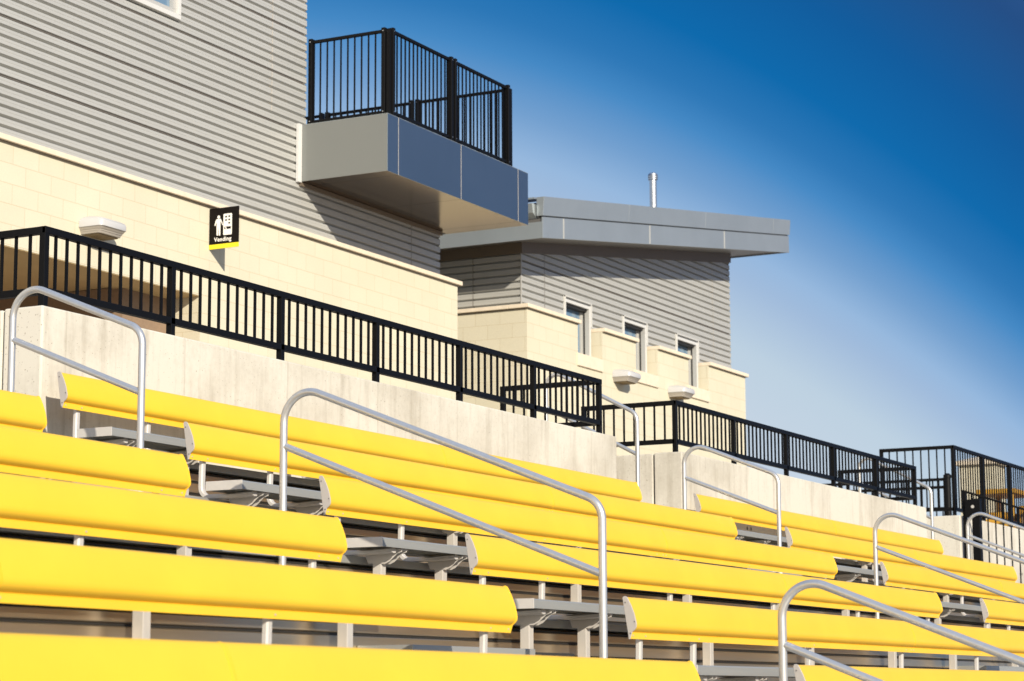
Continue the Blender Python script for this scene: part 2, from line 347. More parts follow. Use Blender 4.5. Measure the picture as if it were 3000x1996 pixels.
def make_bench(length, posts, legs, joint, label):
    root = empty('bleacher_bench')
    tag(root, label, 'bench', 'yellow backrest benches in rows')
    segs = [(.008, joint-.004), (joint+.004, length-.008)] if joint else [(.008, length-.008)]
    for a, b in segs:
        n = max(4, int((b-a)/.45))
        # gentle long-wave waviness as in rolled sheet
        m = MB(); np_ = len(BP); vs = []
        for i in range(n+1):
            x = a+(b-a)*i/n; wv = .0009*math.sin(x*2.3+a)+.0006*math.sin(x*5.1)
            vs += [(x, y+wv, z+wv*.5) for y, z in BP]
        fs = [(i*np_+j, (i+1)*np_+j, (i+1)*np_+(j+1) % np_, i*np_+(j+1) % np_) for i in range(n) for j in range(np_)]
        fs += [tuple(range(np_)), tuple(n*np_+j for j in range(np_))[::-1]]
        fs = [f[::-1] for f in fs]
        br = m.add(vs, fs).build('backrest', M['yellow'], root, smooth=34)
        sm = MB()
        for px in posts:
            if a <= px <= b: sm.lathe([(.004, -.002), (.0045, 0), (.003, .002)], (0, 0, 0), 8) if False else sm.box(px-.004, px+.004, -.0445, -.0405, -.206, -.198)
        sm.box(a+.02, a+.028, -.0445, -.0405, -.206, -.198); sm.box(b-.028, b-.02, -.0445, -.0405, -.206, -.198)
        sm.build('screw', M['capend'], br)
    if joint:
        MB().prism([(y*.93-.001, z*.985-.001) for y, z in BP], joint-.03, joint+.03).build('joint_sleeve', M['yellow'], root, smooth=34)
    if joint: MB().prism([(y*1.03-.0012, z*1.006+.0015) for y, z in BP], joint-.016, joint-.0045).build('joint_lip', M['yellow'], root, smooth=34)
    for x0, x1 in ((0, .008), (length-.008, length)):
        cp = MB().prism(CAPP, x0, x1).build('end_cap', M['capend'] if x0 == 0 else M['yellow'], root, bevel=.002)
        if x0 == 0:
            r = MB()
            for y, z in ((-.014, -.028), (-.066, -.13), (-.042, -.19)):
                r.box(-.003, .0, y-.003, y+.003, z-.003, z+.003)
            r.build('rivet', M['soffit'], cp)
    sp = MB()
    sp.prism([(-.42, -.368), (-.413, -.361), (-.17, -.361), (-.165, -.366), (-.165, -.412), (-.172, -.412), (-.172, -.375), (-.235, -.375), (-.235, -.408), (-.241, -.408), (-.241, -.375),
              (-.30, -.375), (-.30, -.408), (-.306, -.408), (-.306, -.375), (-.36, -.375), (-.36, -.408), (-.366, -.408), (-.366, -.375), (-.413, -.375), (-.413, -.412), (-.42, -.412)], .003, length-.003)
    plk = sp.build('seat_plank', M['plank'], root)
    for x0, x1 in ((-.001, .003), (length-.003, length+.001)):
        MB().box(x0, x1, -.422, -.163, -.414, -.359).build('plank_end_cap', M['alu'], plk, bevel=.0015)
    # backrest tubes: vertical behind the back, bending forward under the plank
    path = [(-.008, -.08), (-.002, -.34)]+[(y, z) for y, z in arc(-.062, -.372, .06, 0, -83, 6)]+[(-.22, -.432), (-.385, -.424)]
    pp = MB(); hw, hd = .021, .015
    vs = []; Pv = [Vector((0, y, z)) for y, z in path]
    for i, p in enumerate(Pv):
        tt = (Pv[min(i+1, len(Pv)-1)]-Pv[max(i-1, 0)]).normalized(); nn = Vector((1, 0, 0)).cross(tt)
        for sx_, sn_ in ((-1, -.6), (-1, .6), (-.6, 1), (.6, 1), (1, .6), (1, -.6), (.6, -1), (-.6, -1)):
            vs.append(p+Vector((hw*sx_, 0, 0))+nn*hd*sn_)
    n8 = 8
    fs = [(i*n8+j, i*n8+(j+1) % n8, (i+1)*n8+(j+1) % n8, (i+1)*n8+j) for i in range(len(Pv)-1) for j in range(n8)]+[tuple(range(n8))[::-1], tuple((len(Pv)-1)*n8+j for j in range(n8))]
    pme = MB().add(vs, fs)
    p0 = pme.build('back_post', M['alu'], root); p0.location = (posts[0], 0, 0)
    for x in posts[1:]:
        q = p0.copy(); col.objects.link(q); q.parent = root; q.location = (x, 0, 0)
    lg = MB()
    zb = -.83
    lg.box(-.027, .027, -.262, -.205, zb, -.485)
    l0 = lg.build('seat_leg', M['alu'], root, bevel=.003); l0.location = (legs[0], 0, 0)
    bk = MB().prism([(-.40, -.413), (-.15, -.413), (-.15, -.425), (-.175, -.49), (-.29, -.495), (-.318, -.483), (-.368, -.440), (-.40, -.43)], -.03, -.024)
    bk.prism([(-.40, -.413), (-.15, -.413), (-.15, -.425), (-.175, -.49), (-.29, -.495), (-.318, -.483), (-.368, -.440), (-.40, -.43)], .024, .03)
    bk.box(-.04, .04, -.405, -.15, -.4195, -.4135)
    k0 = bk.build('seat_bracket', M['alu'], l0, bevel=.002)
    for x in legs[1:]:
        q = l0.copy(); col.objects.link(q); q.parent = root; q.location = (x, 0, 0)
        kk = k0.copy(); col.objects.link(kk); kk.parent = q
    return root
ordinal = ['top', 'second', 'third', 'fourth', 'fifth', 'sixth']
LB = XBe-XB
pB = (.19, .92, 2.77, 4.62, 6.46, 8.28); lB = (.28, 1.0, 2.85, 4.73, 6.6, 8.22)
protoB = make_bench(LB, pB, lB, 4.76, 'x')
LCn = XCe-XC
pC = (.19, .92, 2.6, 4.3, 6.0, 7.8); lC = (.28, 1.0, 2.7, 4.4, 6.1, 7.74)
protoC = make_bench(LCn, pC, lC, 3.96, 'x')
firstB = True
def place(proto, x, k, label):
    global usedB, usedC
    key = id(proto)
    if not flags.get(key): flags[key] = True; o = proto
    else: o = copy_tree(proto)
    o.location = (x, rowY(k), rowZ(k)); o['label'] = label
    if x < 5:                       # the left block stands a quarter of a degree out of level
        o.rotation_euler.y = .0046; o.location.z += .0046*LB
flags = {}
desc = {1: 'directly against the concrete wall', 2: 'second below the concrete wall', 3: 'third below the concrete wall', 4: 'fourth below the concrete wall', 5: 'fifth below the concrete wall', 6: 'sixth below the concrete wall'}
for k in range(1, 7): place(protoB, XB, k, 'yellow bench of the large middle block, %s' % desc[k])
for k in range(2, 7): place(protoB, XA-LB, k, 'yellow bench of the left block, %s row' % ordinal[k-1] + (', cropped end at the left edge' if k == 2 else ', blurred across the bottom edge' if k == 6 else ''))
for k in range(1, 5): place(protoC, XC, k, 'yellow bench of the distant right block, %s' % desc[k])

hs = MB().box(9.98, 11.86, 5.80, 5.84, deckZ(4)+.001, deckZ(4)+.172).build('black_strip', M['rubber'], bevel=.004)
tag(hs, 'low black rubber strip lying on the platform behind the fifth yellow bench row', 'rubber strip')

# ------------------------------------------------------------------ aisle handrails
def fillet(p0, p1, p2, r, n=9):
    a = (Vector(p0)-Vector(p1)).normalized(); b = (Vector(p2)-Vector(p1)).normalized()
    ang = a.angle(b); tl = r/math.tan(ang/2); c_ = Vector(p1)+(a+b).normalized()*(r/math.sin(ang/2))
    s_ = Vector(p1)+a*tl; e_ = Vector(p1)+b*tl; v0 = s_-c_; v1 = e_-c_; th = v0.angle(v1); out = []
    for i in range(n+1):
        f = i/n; out.append(c_+(v0*math.sin((1-f)*th)+v1*math.sin(f*th))/math.sin(th))
    return out
def handrail(X, yu, yl, zu, slope, label, zbu, zbl, drop=.36, ru=.16, rl=.125):
    root = empty('aisle_handrail', (X, yu, zbu)); tag(root, label, 'handrail', 'aluminium handrails in the aisles')
    inv = Matrix.Translation((-X, -yu, -zbu))
    P = lambda y, z: Vector((X, y, z))
    zl = zu+slope*(yl-yu)
    pts = [P(yu, zbu)]+fillet(P(yu, zbu), P(yu, zu), P(yl, zl), ru, 14)+fillet(P(yu, zu), P(yl, zl), P(yl, zbl), rl, 12)+[P(yl, zbl)]
    r = .0208
    o = MB().tube(pts, r, 20).build('top_rail', M['pipe'], root, smooth=50); o.matrix_parent_inverse = inv
    d = (P(yl, zl-drop)-P(yu, zu-drop)).normalized()
    o = MB().tube([P(yu, zu-drop)+d*.015, P(yl, zl-drop)-d*.015], .0195, 18).build('mid_rail', M['pipe'], root, smooth=50); o.matrix_parent_inverse = inv
    for y, zb in ((yu, zbu), (yl, zbl)):
        b = MB().tube([P(y, zb+.33), P(y, zb+.42)], .0245, 16); b.box(X-.045, X-.0, y+.005, y+.075, zb+.345, zb+.405)
        o = b.build('post_clamp', M['alu'], root, smooth=40); o.matrix_parent_inverse = inv
XR1, XR2, XR3 = 10.51, 20.40, 29.81
handrail(XR1, 8.79, 7.85, 4.055, .400, 'aluminium handrail at the upper left in front of the stained concrete wall', deckZ(1), deckZ(2))
handrail(XR1, 6.89, 4.98, 3.325, .393, 'large central aluminium handrail crossing the middle of the yellow benches', deckZ(3), deckZ(5))
handrail(XR1, 4.03, 2.12, 2.213, .395, 'nearest aluminium handrail running off the bottom right corner', deckZ(6), deckZ(8))
handrail(XR2, 8.79, 7.83, 4.055, .400, 'small aluminium handrail in front of the second concrete wall', deckZ(1), deckZ(2))
handrail(XR2, 6.895, 4.98, 3.325, .395, 'aluminium handrail at the right between the far benches, leaving the right edge', deckZ(3), deckZ(5))
handrail(XR3, 8.80, 7.85, 4.06, .400, 'aluminium handrail in front of the sloping black picket guard at the far right', deckZ(1), deckZ(2), ru=.17)
handrail(XR2, 10.27, 9.28, 4.865, .53, 'aluminium stair handrail rising behind the end of the long black fence', CONC_Z, 2.95, drop=.40, ru=.12, rl=.13)
handrail(XR3, 10.27, 9.28, 4.865, .53, 'aluminium stair handrail rising behind the far end of the second black fence', CONC_Z, 2.95, drop=.40, ru=.12, rl=.13)

# ------------------------------------------------------------------ black picket fences
def run(root, p0, p1, z0, z1, nseg, gap, post_z, rail=.046, pick=.0165, post=.046, posts=True, first=True, last=True, zs=0., inv=Matrix()):
    """railing run from p0 to p1 (x,y); posts, rails, one picket panel per bay; zs = drop per metre"""
    a = Vector((*p0, 0)); b = Vector((*p1, 0)); L = (b-a).length; d = (b-a).normalized(); n = Vector((-d.y, d.x, 0))
    def obx(m, s0, s1, hw, za, zb):
        vs = []
        for s_, q in ((s0, 0), (s1, 1)):
            for t_ in (-hw, hw):
                p = a+d*s_+n*t_; dz = -zs*s_
                vs += [(p.x, p.y, za+dz), (p.x, p.y, zb+dz)]
        m.add(vs, [(0, 1, 3, 2), (4, 6, 7, 5), (0, 4, 5, 1), (2, 3, 7, 6), (0, 2, 6, 4), (1, 5, 7, 3)])
    def fin(m, nm, bev=None):
        o = m.build(nm, M['black'], root, bevel=bev); o.matrix_parent_inverse = inv; return o
    m = MB(); obx(m, -rail/2 if first else 0, L+rail/2, rail/2+.002, z1-rail, z1); fin(m, 'top_rail', .003)
    m = MB(); obx(m, 0, L, rail/2, z0, z0+rail); fin(m, 'bottom_rail', .003)
    for i in range(nseg+1):
        if (i == 0 and not first) or (i == nseg and not last) or not posts: continue
        m = MB(); s_ = L*i/nseg; obx(m, s_-post/2, s_+post/2, post/2, post_z, z1-.003); fin(m, 'post', .003)
    for i in range(nseg):
        m = MB(); s0 = L*i/nseg; w_ = L/nseg; np_ = max(1, round(w_/gap))
        for j in range(1, np_):
            s_ = s0+w_*j/np_; obx(m, s_-pick/2, s_+pick/2, pick/2, z0+rail-.005, z1-rail+.005)
        fin(m, 'picket_panel')
def fence(x0, x1, nseg, label, z1=4.59, z0=4.15, left=True, right=True, back=10.35, y=9.325, gap=.1138):
    root = empty('picket_fence', (x0, y, WALL_TOP)); tag(root, label, 'fence', 'black picket fences on the concrete walls')
    inv = Matrix.Translation((-x0, -y, -WALL_TOP))
    run(root, (x0, y), (x1, y), z0, z1, nseg, gap, WALL_TOP, inv=inv)
    if left: run(root, (x0, y), (x0, back), z0, z1-.0015, 1, gap, WALL_TOP, first=False, inv=inv)
    if right: run(root, (x1, y), (x1, back), z0, z1-.0015, 1, gap, WALL_TOP, first=False, inv=inv)
fence(11.435, 19.635, 6, 'long black picket fence on the left concrete wall, its corner post near the left edge')
fence(21.43, 29.25, 5, 'black picket fence on the second concrete wall in front of the grey ribbed building end', gap=.1115)
fence(31.0, 89, 41, 'tall black picket fence at the far right on the third concrete wall', z1=5.035, z0=4.13, right=False, gap=.1138)
# sloping guard closing the end of the bleachers
gr = empty('stair_guard', (30.9, 9.19, 2.8)); tag(gr, 'sloping black picket guard with a thick lock post in front of the far right wall', 'guard rail')
ginv = Matrix.Translation((-30.9, -9.19, -2.8))
run(gr, (30.9, 9.15), (30.9, 5.35), 2.60, 4.395, 2, .105, 2.3, rail=.03, pick=.016, post=.05, zs=.345, inv=ginv)
m = MB().box(30.85, 30.95, 8.93, 9.03, 2.3, 4.27); o = m.build('lock_post', M['black'], gr, bevel=.006); o.matrix_parent_inverse = ginv
m = MB().box(30.835, 30.90, 8.92, 9.13, 4.02, 4.26); o = m.build('lock_box', M['black'], gr, bevel=.004); o.matrix_parent_inverse = ginv
m = MB()
m.add([(30.825, 9.02+.022*math.cos(a*math.pi/6), 4.16+.022*math.sin(a*math.pi/6)) for a in range(12)], [tuple(range(12))])
m.tube([(30.826, 9.02, 4.16), (30.85, 9.02, 4.16)], .021, 12)
o = m.build('lock_cylinder', M['alu'], gr); o.matrix_parent_inverse = ginv
# gate fence across the concourse, seen through the railings
gf = empty('concourse_gate', (35.9, 10.9, CONC_Z)); tag(gf, 'black double-railed gate with a round capped post standing behind the tall far right fence', 'gate')
ginv = Matrix.Translation((-35.9, -10.9, -CONC_Z))
run(gf, (35.9, 10.94), (35.9, 14.2), 4.55, 5.06, 2, .105, CONC_Z, rail=.045, pick=.019, inv=ginv, post=.05)
m = MB().box(35.878, 35.922, 10.94, 14.2, 4.89, 4.935); o = m.build('upper_mid_rail', M['black'], gf); o.matrix_parent_inverse = ginv
m = MB()
for i in range(31): m.box(35.891, 35.909, 10.98+i*.105, 10.998+i*.105, CONC_Z+.05, 4.56)
o = m.build('lower_picket_panel', M['black'], gf); o.matrix_parent_inverse = ginv
m = MB().lathe([(.055, 0), (.055, 1.55), (.065, 1.555), (.065, 1.60), (.03, 1.63)], (35.9, 10.9, CONC_Z), 16); o = m.build('gate_post', M['black'], gf, smooth=40); o.matrix_parent_inverse = ginv

# ------------------------------------------------------------------ ribbed siding
PITCH = .1037
def rib_profile(za, zb, phase=7.345):
    """(depth, z) pairs from za up to zb; depth 0 = outermost, positive = into the wall"""
    D = .042; out = []
    k = math.floor((za-phase)/PITCH)-1
    raw = []
    while phase+k*PITCH < zb+PITCH:
        z = phase+k*PITCH
        raw += [(D, z), (D, z+.006), (0, z+.021), (0, z+.050), (.0022, z+.052), (.0022, z+.057), (0, z+.059), (0, z+.089)]
        k += 1
    raw = sorted(raw, key=lambda q: q[1])
    def at(z):
        for (d0, z0), (d1, z1) in zip(raw, raw[1:]):
            if z0 <= z <= z1: return d0+(d1-d0)*(z-z0)/max(1e-9, z1-z0)
        return 0
    return [(at(za), za)]+[q for q in raw if za < q[1] < zb]+[(at(zb), zb)]
def ribs(m, a, b, normal, za, zb, thick=.05, proud=0., ztop=None):
    """siding sheet between plan points a and b whose outward normal is `normal`; ztop(s) cuts a sloping top"""
    pr = rib_profile(za, zb)
    a = Vector((*a, 0)); b = Vector((*b, 0)); n = Vector((*normal, 0))
    o = len(m.v)
    for p in (a, b):
        for d, z in pr: m.v.append(tuple(p+n*(proud-d)+Vector((0, 0, z))))
    k = len(pr)
    flip = (b-a).cross(Vector((0, 0, 1))).dot(n) < 0
    for i in range(k-1):
        f = (o+i, o+k+i, o+k+i+1, o+i+1); m.f.append(f[::-1] if flip else f)
    return m
def lap_lines(m, a, b, normal, za, zb, phase=7.345):
    """thin dark lap joints every six ribs"""
    k = 1
    z = 7.865
    a = Vector((*a, 0)); b = Vector((*b, 0)); n = Vector((*normal, 0))
    zz = z-6*PITCH*20
    while zz < zb:
        if zz > za:
            q = [a-n*.010+Vector((0, 0, zz-.004)), b-n*.010+Vector((0, 0, zz-.004)), b-n*.010+Vector((0, 0, zz+.0015)), a-n*.010+Vector((0, 0, zz+.0015))]
            q2 = [p-n*.02 for p in q]
            m.add(q+q2, [(0, 1, 2, 3), (7, 6, 5, 4), (0, 4, 5, 1), (2, 6, 7, 3), (1, 5, 6, 2), (0, 3, 7, 4)])
        zz += 6*PITCH

# ------------------------------------------------------------------ left building with balcony
b1 = empty('press_box_building', (14, YW, CONC_Z))
tag(b1, 'large left building of grey ribbed siding over cream blocks, carrying the balcony', 'building', 'ribbed grey and cream block buildings')
inv1 = Matrix.Translation((-14, -YW, -CONC_Z))
def P1(m, name, mt, parent=None, **k):
    o = m.build(name, M[mt], parent or b1, **k)
    if parent is None: o.matrix_parent_inverse = inv1
    return o
X1R = 26.957; OPX = 21.003; CAPZ = 7.129; SX = 26.80
bw = MB()
bw.box(4, X1R, YW, 15.45, 6.08, CAPZ)                      # over the opening
bw.box(OPX, X1R, YW, 15.32, CONC_Z, 6.08)
bw.box(X1R-.4, X1R, 15.45, 24, CONC_Z, CAPZ)
P1(bw, 'block_wall', 'block')
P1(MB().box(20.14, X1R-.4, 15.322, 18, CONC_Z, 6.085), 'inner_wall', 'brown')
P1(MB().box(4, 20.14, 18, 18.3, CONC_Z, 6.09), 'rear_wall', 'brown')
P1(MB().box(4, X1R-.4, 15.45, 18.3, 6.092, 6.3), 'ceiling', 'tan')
P1(MB().box(4, OPX-.002, YW+.006, 15.445, 6.072, 6.0795), 'lintel_soffit', 'tan')
P1(MB().box(4, X1R+.053, YW-.053, YS+.1, CAPZ, CAPZ+.057), 'coping', 'cap', bevel=.006)
P1(MB().box(X1R-.3, X1R+.053, YS+.101, 24, CAPZ, CAPZ+.057), 'coping', 'cap', bevel=.006)
P1(MB().box(4, X1R+.03, YW-.022, YW-.002, CAPZ-.014, CAPZ-.001), 'flashing', 'bronze')
ZS0 = CAPZ+.057; BZ0, BZ1 = 7.855, 8.56; XU = 23.43; BXL = 23.28; BXR = 26.965; BY = 13.822
sd_ = MB()
wx0, wx1, wz0, wz1 = 19.4, 20.70, 9.28, 10.7               # upper window opening
ribs(sd_, (4, YS), (SX, YS), (0, -1), ZS0, BZ0+.02)
ribs(sd_, (4, YS), (BXL+.03, YS), (0, -1), BZ0+.02, BZ1)
ribs(sd_, (4, YS), (XU, YS), (0, -1), BZ1, wz0)
ribs(sd_, (4, YS), (wx0, YS), (0, -1), wz0, wz1)
ribs(sd_, (wx1, YS), (XU, YS), (0, -1), wz0, wz1)
ribs(sd_, (4, YS), (XU, YS), (0, -1), wz1, 12.4)
ribs(sd_, (SX, YS), (SX, 24), (1, 0), ZS0, BZ1-.06)
ribs(sd_, (XU, YS), (XU, 24), (1, 0), BZ1-.1, 12.4)
# hidden core behind the sheets
sd_.box(4.02, XU-.06, YS+.06, 23.9, BZ1-.06, 12.35); sd_.box(4.02, SX-.06, YS+.06, 23.9, ZS0, BZ1-.07)
P1(sd_, 'siding', 'siding')
ll = MB(); lap_lines(ll, (4, YS), (XU, YS), (0, -1), BZ1, 12.3); lap_lines(ll, (4, YS), (BXL-.06, YS), (0, -1), BZ0, BZ1); lap_lines(ll, (4, YS), (SX, YS), (0, -1), ZS0+.05, BZ0)
P1(ll, 'lap_joint', 'dark_seam')
def seam(m, x, y0, normal, za, zb, w_=.012):
    if abs(normal[1]) > .5: ribs(m, (x-w_/2, y0), (x+w_/2, y0), normal, za, zb, proud=.0028)
    else: ribs(m, (y0, x-w_/2), (y0, x+w_/2), normal, za, zb, proud=.0028)
sm = MB(); seam(sm, 22.664, YS, (0, -1), BZ1+.05, 12.3); P1(sm, 'panel_seam', 'seam')
sm = MB(); seam(sm, 26.02, YS, (0, -1), ZS0, BZ0-.05); P1(sm, 'panel_seam', 'dark_seam')
P1(MB().box(3.9, XU+.1, YS-.1, 24, 12.4, 12.6), 'roof', 'fascia')
# upper window
wf = P1(MB().box(wx0-.06, wx1+.05, YS-.035, YS+.05, wz0-.055, wz0).box(wx1, wx1+.05, YS-.035, YS+.05, wz0+.001, wz1).box(wx0-.06, wx0, YS-.035, YS+.05, wz0+.001, wz1).box(wx0-.06, wx1+.05, YS-.035, YS+.05, wz1+.001, wz1+.06), 'window_frame', 'white', bevel=.003)
MB().box(wx1-.07, wx1-.002, YS+.0, YS+.057, wz0+.06, wz1).box(wx0+.002, wx1-.002, YS+.0, YS+.057, wz0+.002, wz0+.058).build('sash', M['winframe'], wf).matrix_parent_inverse = Matrix()
MB().box(wx0, wx1-.072, YS+.042, YS+.052, wz0+.06, wz1).build('pane', M['glass'], wf)
# balcony
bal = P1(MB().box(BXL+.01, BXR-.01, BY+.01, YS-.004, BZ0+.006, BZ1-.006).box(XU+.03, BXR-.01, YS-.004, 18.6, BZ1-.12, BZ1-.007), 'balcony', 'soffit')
def F(m, name, mt, **k): return m.build(name, M[mt], bal, **k)
# cladding panels with open seams (front, left end, right end, underside)
fx = [BXL, 23.538, 25.108, 26.677, BXR]
for i in range(4):
    F(MB().box(fx[i]+(.003 if i else 0), fx[i+1]-(.003 if i < 3 else 0), BY, BY+.008, BZ0, BZ1), 'front_panel', 'panel', bevel=.0015)
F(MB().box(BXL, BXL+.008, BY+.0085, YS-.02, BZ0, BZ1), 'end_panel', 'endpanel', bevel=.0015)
F(MB().box(BXR-.008, BXR, BY+.0085, YS+1.2, BZ0, BZ1), 'end_panel', 'panel', bevel=.0015)
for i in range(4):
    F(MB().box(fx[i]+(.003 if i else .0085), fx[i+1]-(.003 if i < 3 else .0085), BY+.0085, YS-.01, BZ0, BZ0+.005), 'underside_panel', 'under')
m = MB()
for x in fx[1:4]: m.box(x-.0028, x+.0028, BY-.0012, BY+.006, BZ0, BZ1)
F(m, 'seam_bead', 'seam')
F(MB().box(BXL, BXR, BY, YS-.02, BZ1+.001, BZ1+.006), 'top_flashing', 'fascia')
F(MB().box(BXL-.075, BXL-.002, YS-.045, YS-.0025, BZ0-.015, BZ1+.01), 'corner_trim', 'white', bevel=.003)
F(MB().box(BXL, SX, YS-.04, YS-.003, BZ0-.05, BZ0-.004), 'ledger_trim', 'bronze')
# balcony railings
def brail(p0, p1, z0=8.63, z1=9.69, nseg=1, ends=(1, 1)):
    a = Vector((*p0, 0)); b = Vector((*p1, 0)); L = (b-a).length; d = (b-a).normalized(); n = Vector((-d.y, d.x, 0))
    def ob(m, s0, s1, hw, za, zb, off=0):
        vs = []
        for s_ in (s0, s1):
            for t_ in (-hw, hw):
                p = a+d*s_+n*(t_+off); vs += [(p.x, p.y, za), (p.x, p.y, zb)]
        m.add(vs, [(0, 1, 3, 2), (4, 6, 7, 5), (0, 4, 5, 1), (2, 3, 7, 6), (0, 2, 6, 4), (1, 5, 7, 3)])
    for i in range(nseg):
        s0 = L*i/nseg+.05; s1 = L*(i+1)/nseg-.05
        m = MB(); ob(m, s0, s1, .019, z1-.045, z1-.008); F(m, 'railing_top_rail', 'black', bevel=.003)
        m = MB(); ob(m, s0, s1, .019, z0, z0+.035); F(m, 'railing_bottom_rail', 'black', bevel=.003)
        m = MB(); np_ = round((s1-s0)/.1025)
        for j in range(np_+1):
            s_ = s0+.03+(s1-s0-.06)*j/np_; ob(m, s_-.008, s_+.008, .008, z0+.03, z1-.04)
        F(m, 'railing_picket_panel', 'black')
        for j in range(1, 9):
            s_ = s0+(s1-s0)*j/9
            m = MB(); ob(m, s_-.012, s_+.012, .02, BZ1+.006, z0+.001)
            if j in (1, 4, 8): F(m, 'railing_foot', 'black')
        for k_, sp in ((0, s0), (1, s1)):
            m = MB(); ob(m, sp-.027, sp+.027, .040, BZ1-.02 if False else BZ1+.007, z1+.012, 0); F(m, 'railing_post', 'black', bevel=.006)
            m = MB()
            for zz in (z1-.03, z0+.02): ob(m, sp-.006, sp+.006, .0425, zz-.006, zz+.006)
            F(m, 'bolt', 'galv')
RY = 13.93
for x0, x1, y0, y1 in ((23.475, 23.525, RY-.02, RY+.03), (25.03, 25.09, RY-.012, RY+.012), (26.635, 26.685, RY-.02, RY+.03)):
    F(MB().box(x0, x1, y0, y1, BZ1+.007, 9.67), 'railing_infill_plate', 'black')
brail((23.50, 15.10), (23.50, RY+.02))
brail((23.50, RY), (26.62, RY), nseg=2)
brail((26.66, RY+.02), (26.66, 18.3), nseg=3)
brail((23.6, 18.3), (26.6, 18.3), nseg=2)

# ------------------------------------------------------------------ right building
b2 = empty('concession_building', (29, YW, CONC_Z))
tag(b2, 'smaller right building with rising grey roof, ribbed siding and three narrow windows', 'building', 'ribbed grey and cream block buildings')
inv2 = Matrix.Translation((-29, -YW, -CONC_Z))
def P2(m, name, mt, **k):
    o = m.build(name, M[mt], b2, **k); o.matrix_parent_inverse = inv2; return o
XL, XR = 29.007, 37.33
WN = [(30.668, 31.515), (32.748, 33.582), (34.835, 35.676)]
bw = MB(); xs = [XL]+[v for p in WN for v in p]+[XR]
bw.box(XL, XR, YW, 15.3, CONC_Z, 6.497)
for i in range(0, 8, 2): bw.box(xs[i], xs[i+1], YW, 15.3, 6.497, CAPZ)
bw.box(XL, XL+.3, 15.3, 23, CONC_Z, CAPZ); bw.box(XR-.3, XR, 15.3, 23, CONC_Z, CAPZ)
P2(bw, 'block_wall', 'block')
for i in range(0, 8, 2):
    a, b = xs[i], xs[i+1]
    P2(MB().box(a-(.053 if i == 0 else -.0), b+(.053 if i == 6 else .03), YW-.053, YS+.1, CAPZ, CAPZ+.057), 'coping', 'cap', bevel=.006)
P2(MB().box(XL-.053, XL+.25, YS+.101, 23, CAPZ, CAPZ+.057), 'coping', 'cap', bevel=.006)
P2(MB().box(XR-.25, XR+.053, YS+.101, 23, CAPZ, CAPZ+.057), 'coping', 'cap', bevel=.006)
fl = MB()
for i in range(0, 8, 2): fl.box(xs[i]+.01, xs[i+1], YW-.02, YW-.002, CAPZ-.014, CAPZ-.001)
fl.box(XL-.02, XL-.002, YW-.02, 20, CAPZ-.014, CAPZ-.001)
P2(fl, 'flashing', 'bronze')
SL, SR = XL+.18, XR-.18
def roofz(x): return 7.99+.148*(x-28.43)
sd_ = MB()
zt = roofz(SL)-.02
WZ0, WZ1 = 6.70, 7.53
ww = [(a-.07, b-.07) for a, b in WN]
px_ = [SL]+[v for p in ww for v in p]+[SR]
for i in range(0, 8, 2): ribs(sd_, (px_[i], YS), (px_[i+1], YS), (0, -1), ZS0, WZ1)
ribs(sd_, (SL, YS), (SR, YS), (0, -1), WZ1, zt)
# stepped strips follow the rising eave (their tops are hidden behind the eave trim)
nst = 60
for i in range(nst):
    xa = SL+(SR-SL)*i/nst; xb_ = SL+(SR-SL)*(i+1)/nst
    ztop = roofz(xa)+.12
    if ztop > zt+.01: ribs(sd_, (xa, YS), (SR, YS) if False else (xb_, YS), (0, -1), zt, ztop)
ribs(sd_, (SL, YS), (SL, 23), (-1, 0), ZS0, zt+.12)
ribs(sd_, (SR, YS), (SR, 23), (1, 0), ZS0, roofz(SR)+.1)
sd_.prism([(SL+.06, 7.2), (SR-.06, 7.2), (SR-.06, roofz(SR)+.1), (SL+.06, roofz(SL)+.1)], 15.6, 22.9, 'Y')
P2(sd_, 'siding', 'siding')
ll = MB(); lap_lines(ll, (SL, YS), (SR, YS), (0, -1), WZ1, zt)
P2(ll, 'lap_joint', 'dark_seam')
sm = MB(); seam(sm, 29.93, YS, (0, -1), ZS0, roofz(29.93)-.03); P2(sm, 'panel_seam', 'dark_seam')
sm = MB(); seam(sm, 36.36, YS, (0, -1), ZS0, roofz(36.36)-.03); P2(sm, 'panel_seam', 'seam')
sm = MB(); ribs(sm, (SL, 15.867), (SL, 15.879), (-1, 0), ZS0, zt-.03, proud=.003); P2(sm, 'panel_seam', 'dark_seam')
P2(MB().box(SL-.006, SL+.01, YS-.006, YS+.01, ZS0, zt), 'corner_trim', 'winframe')
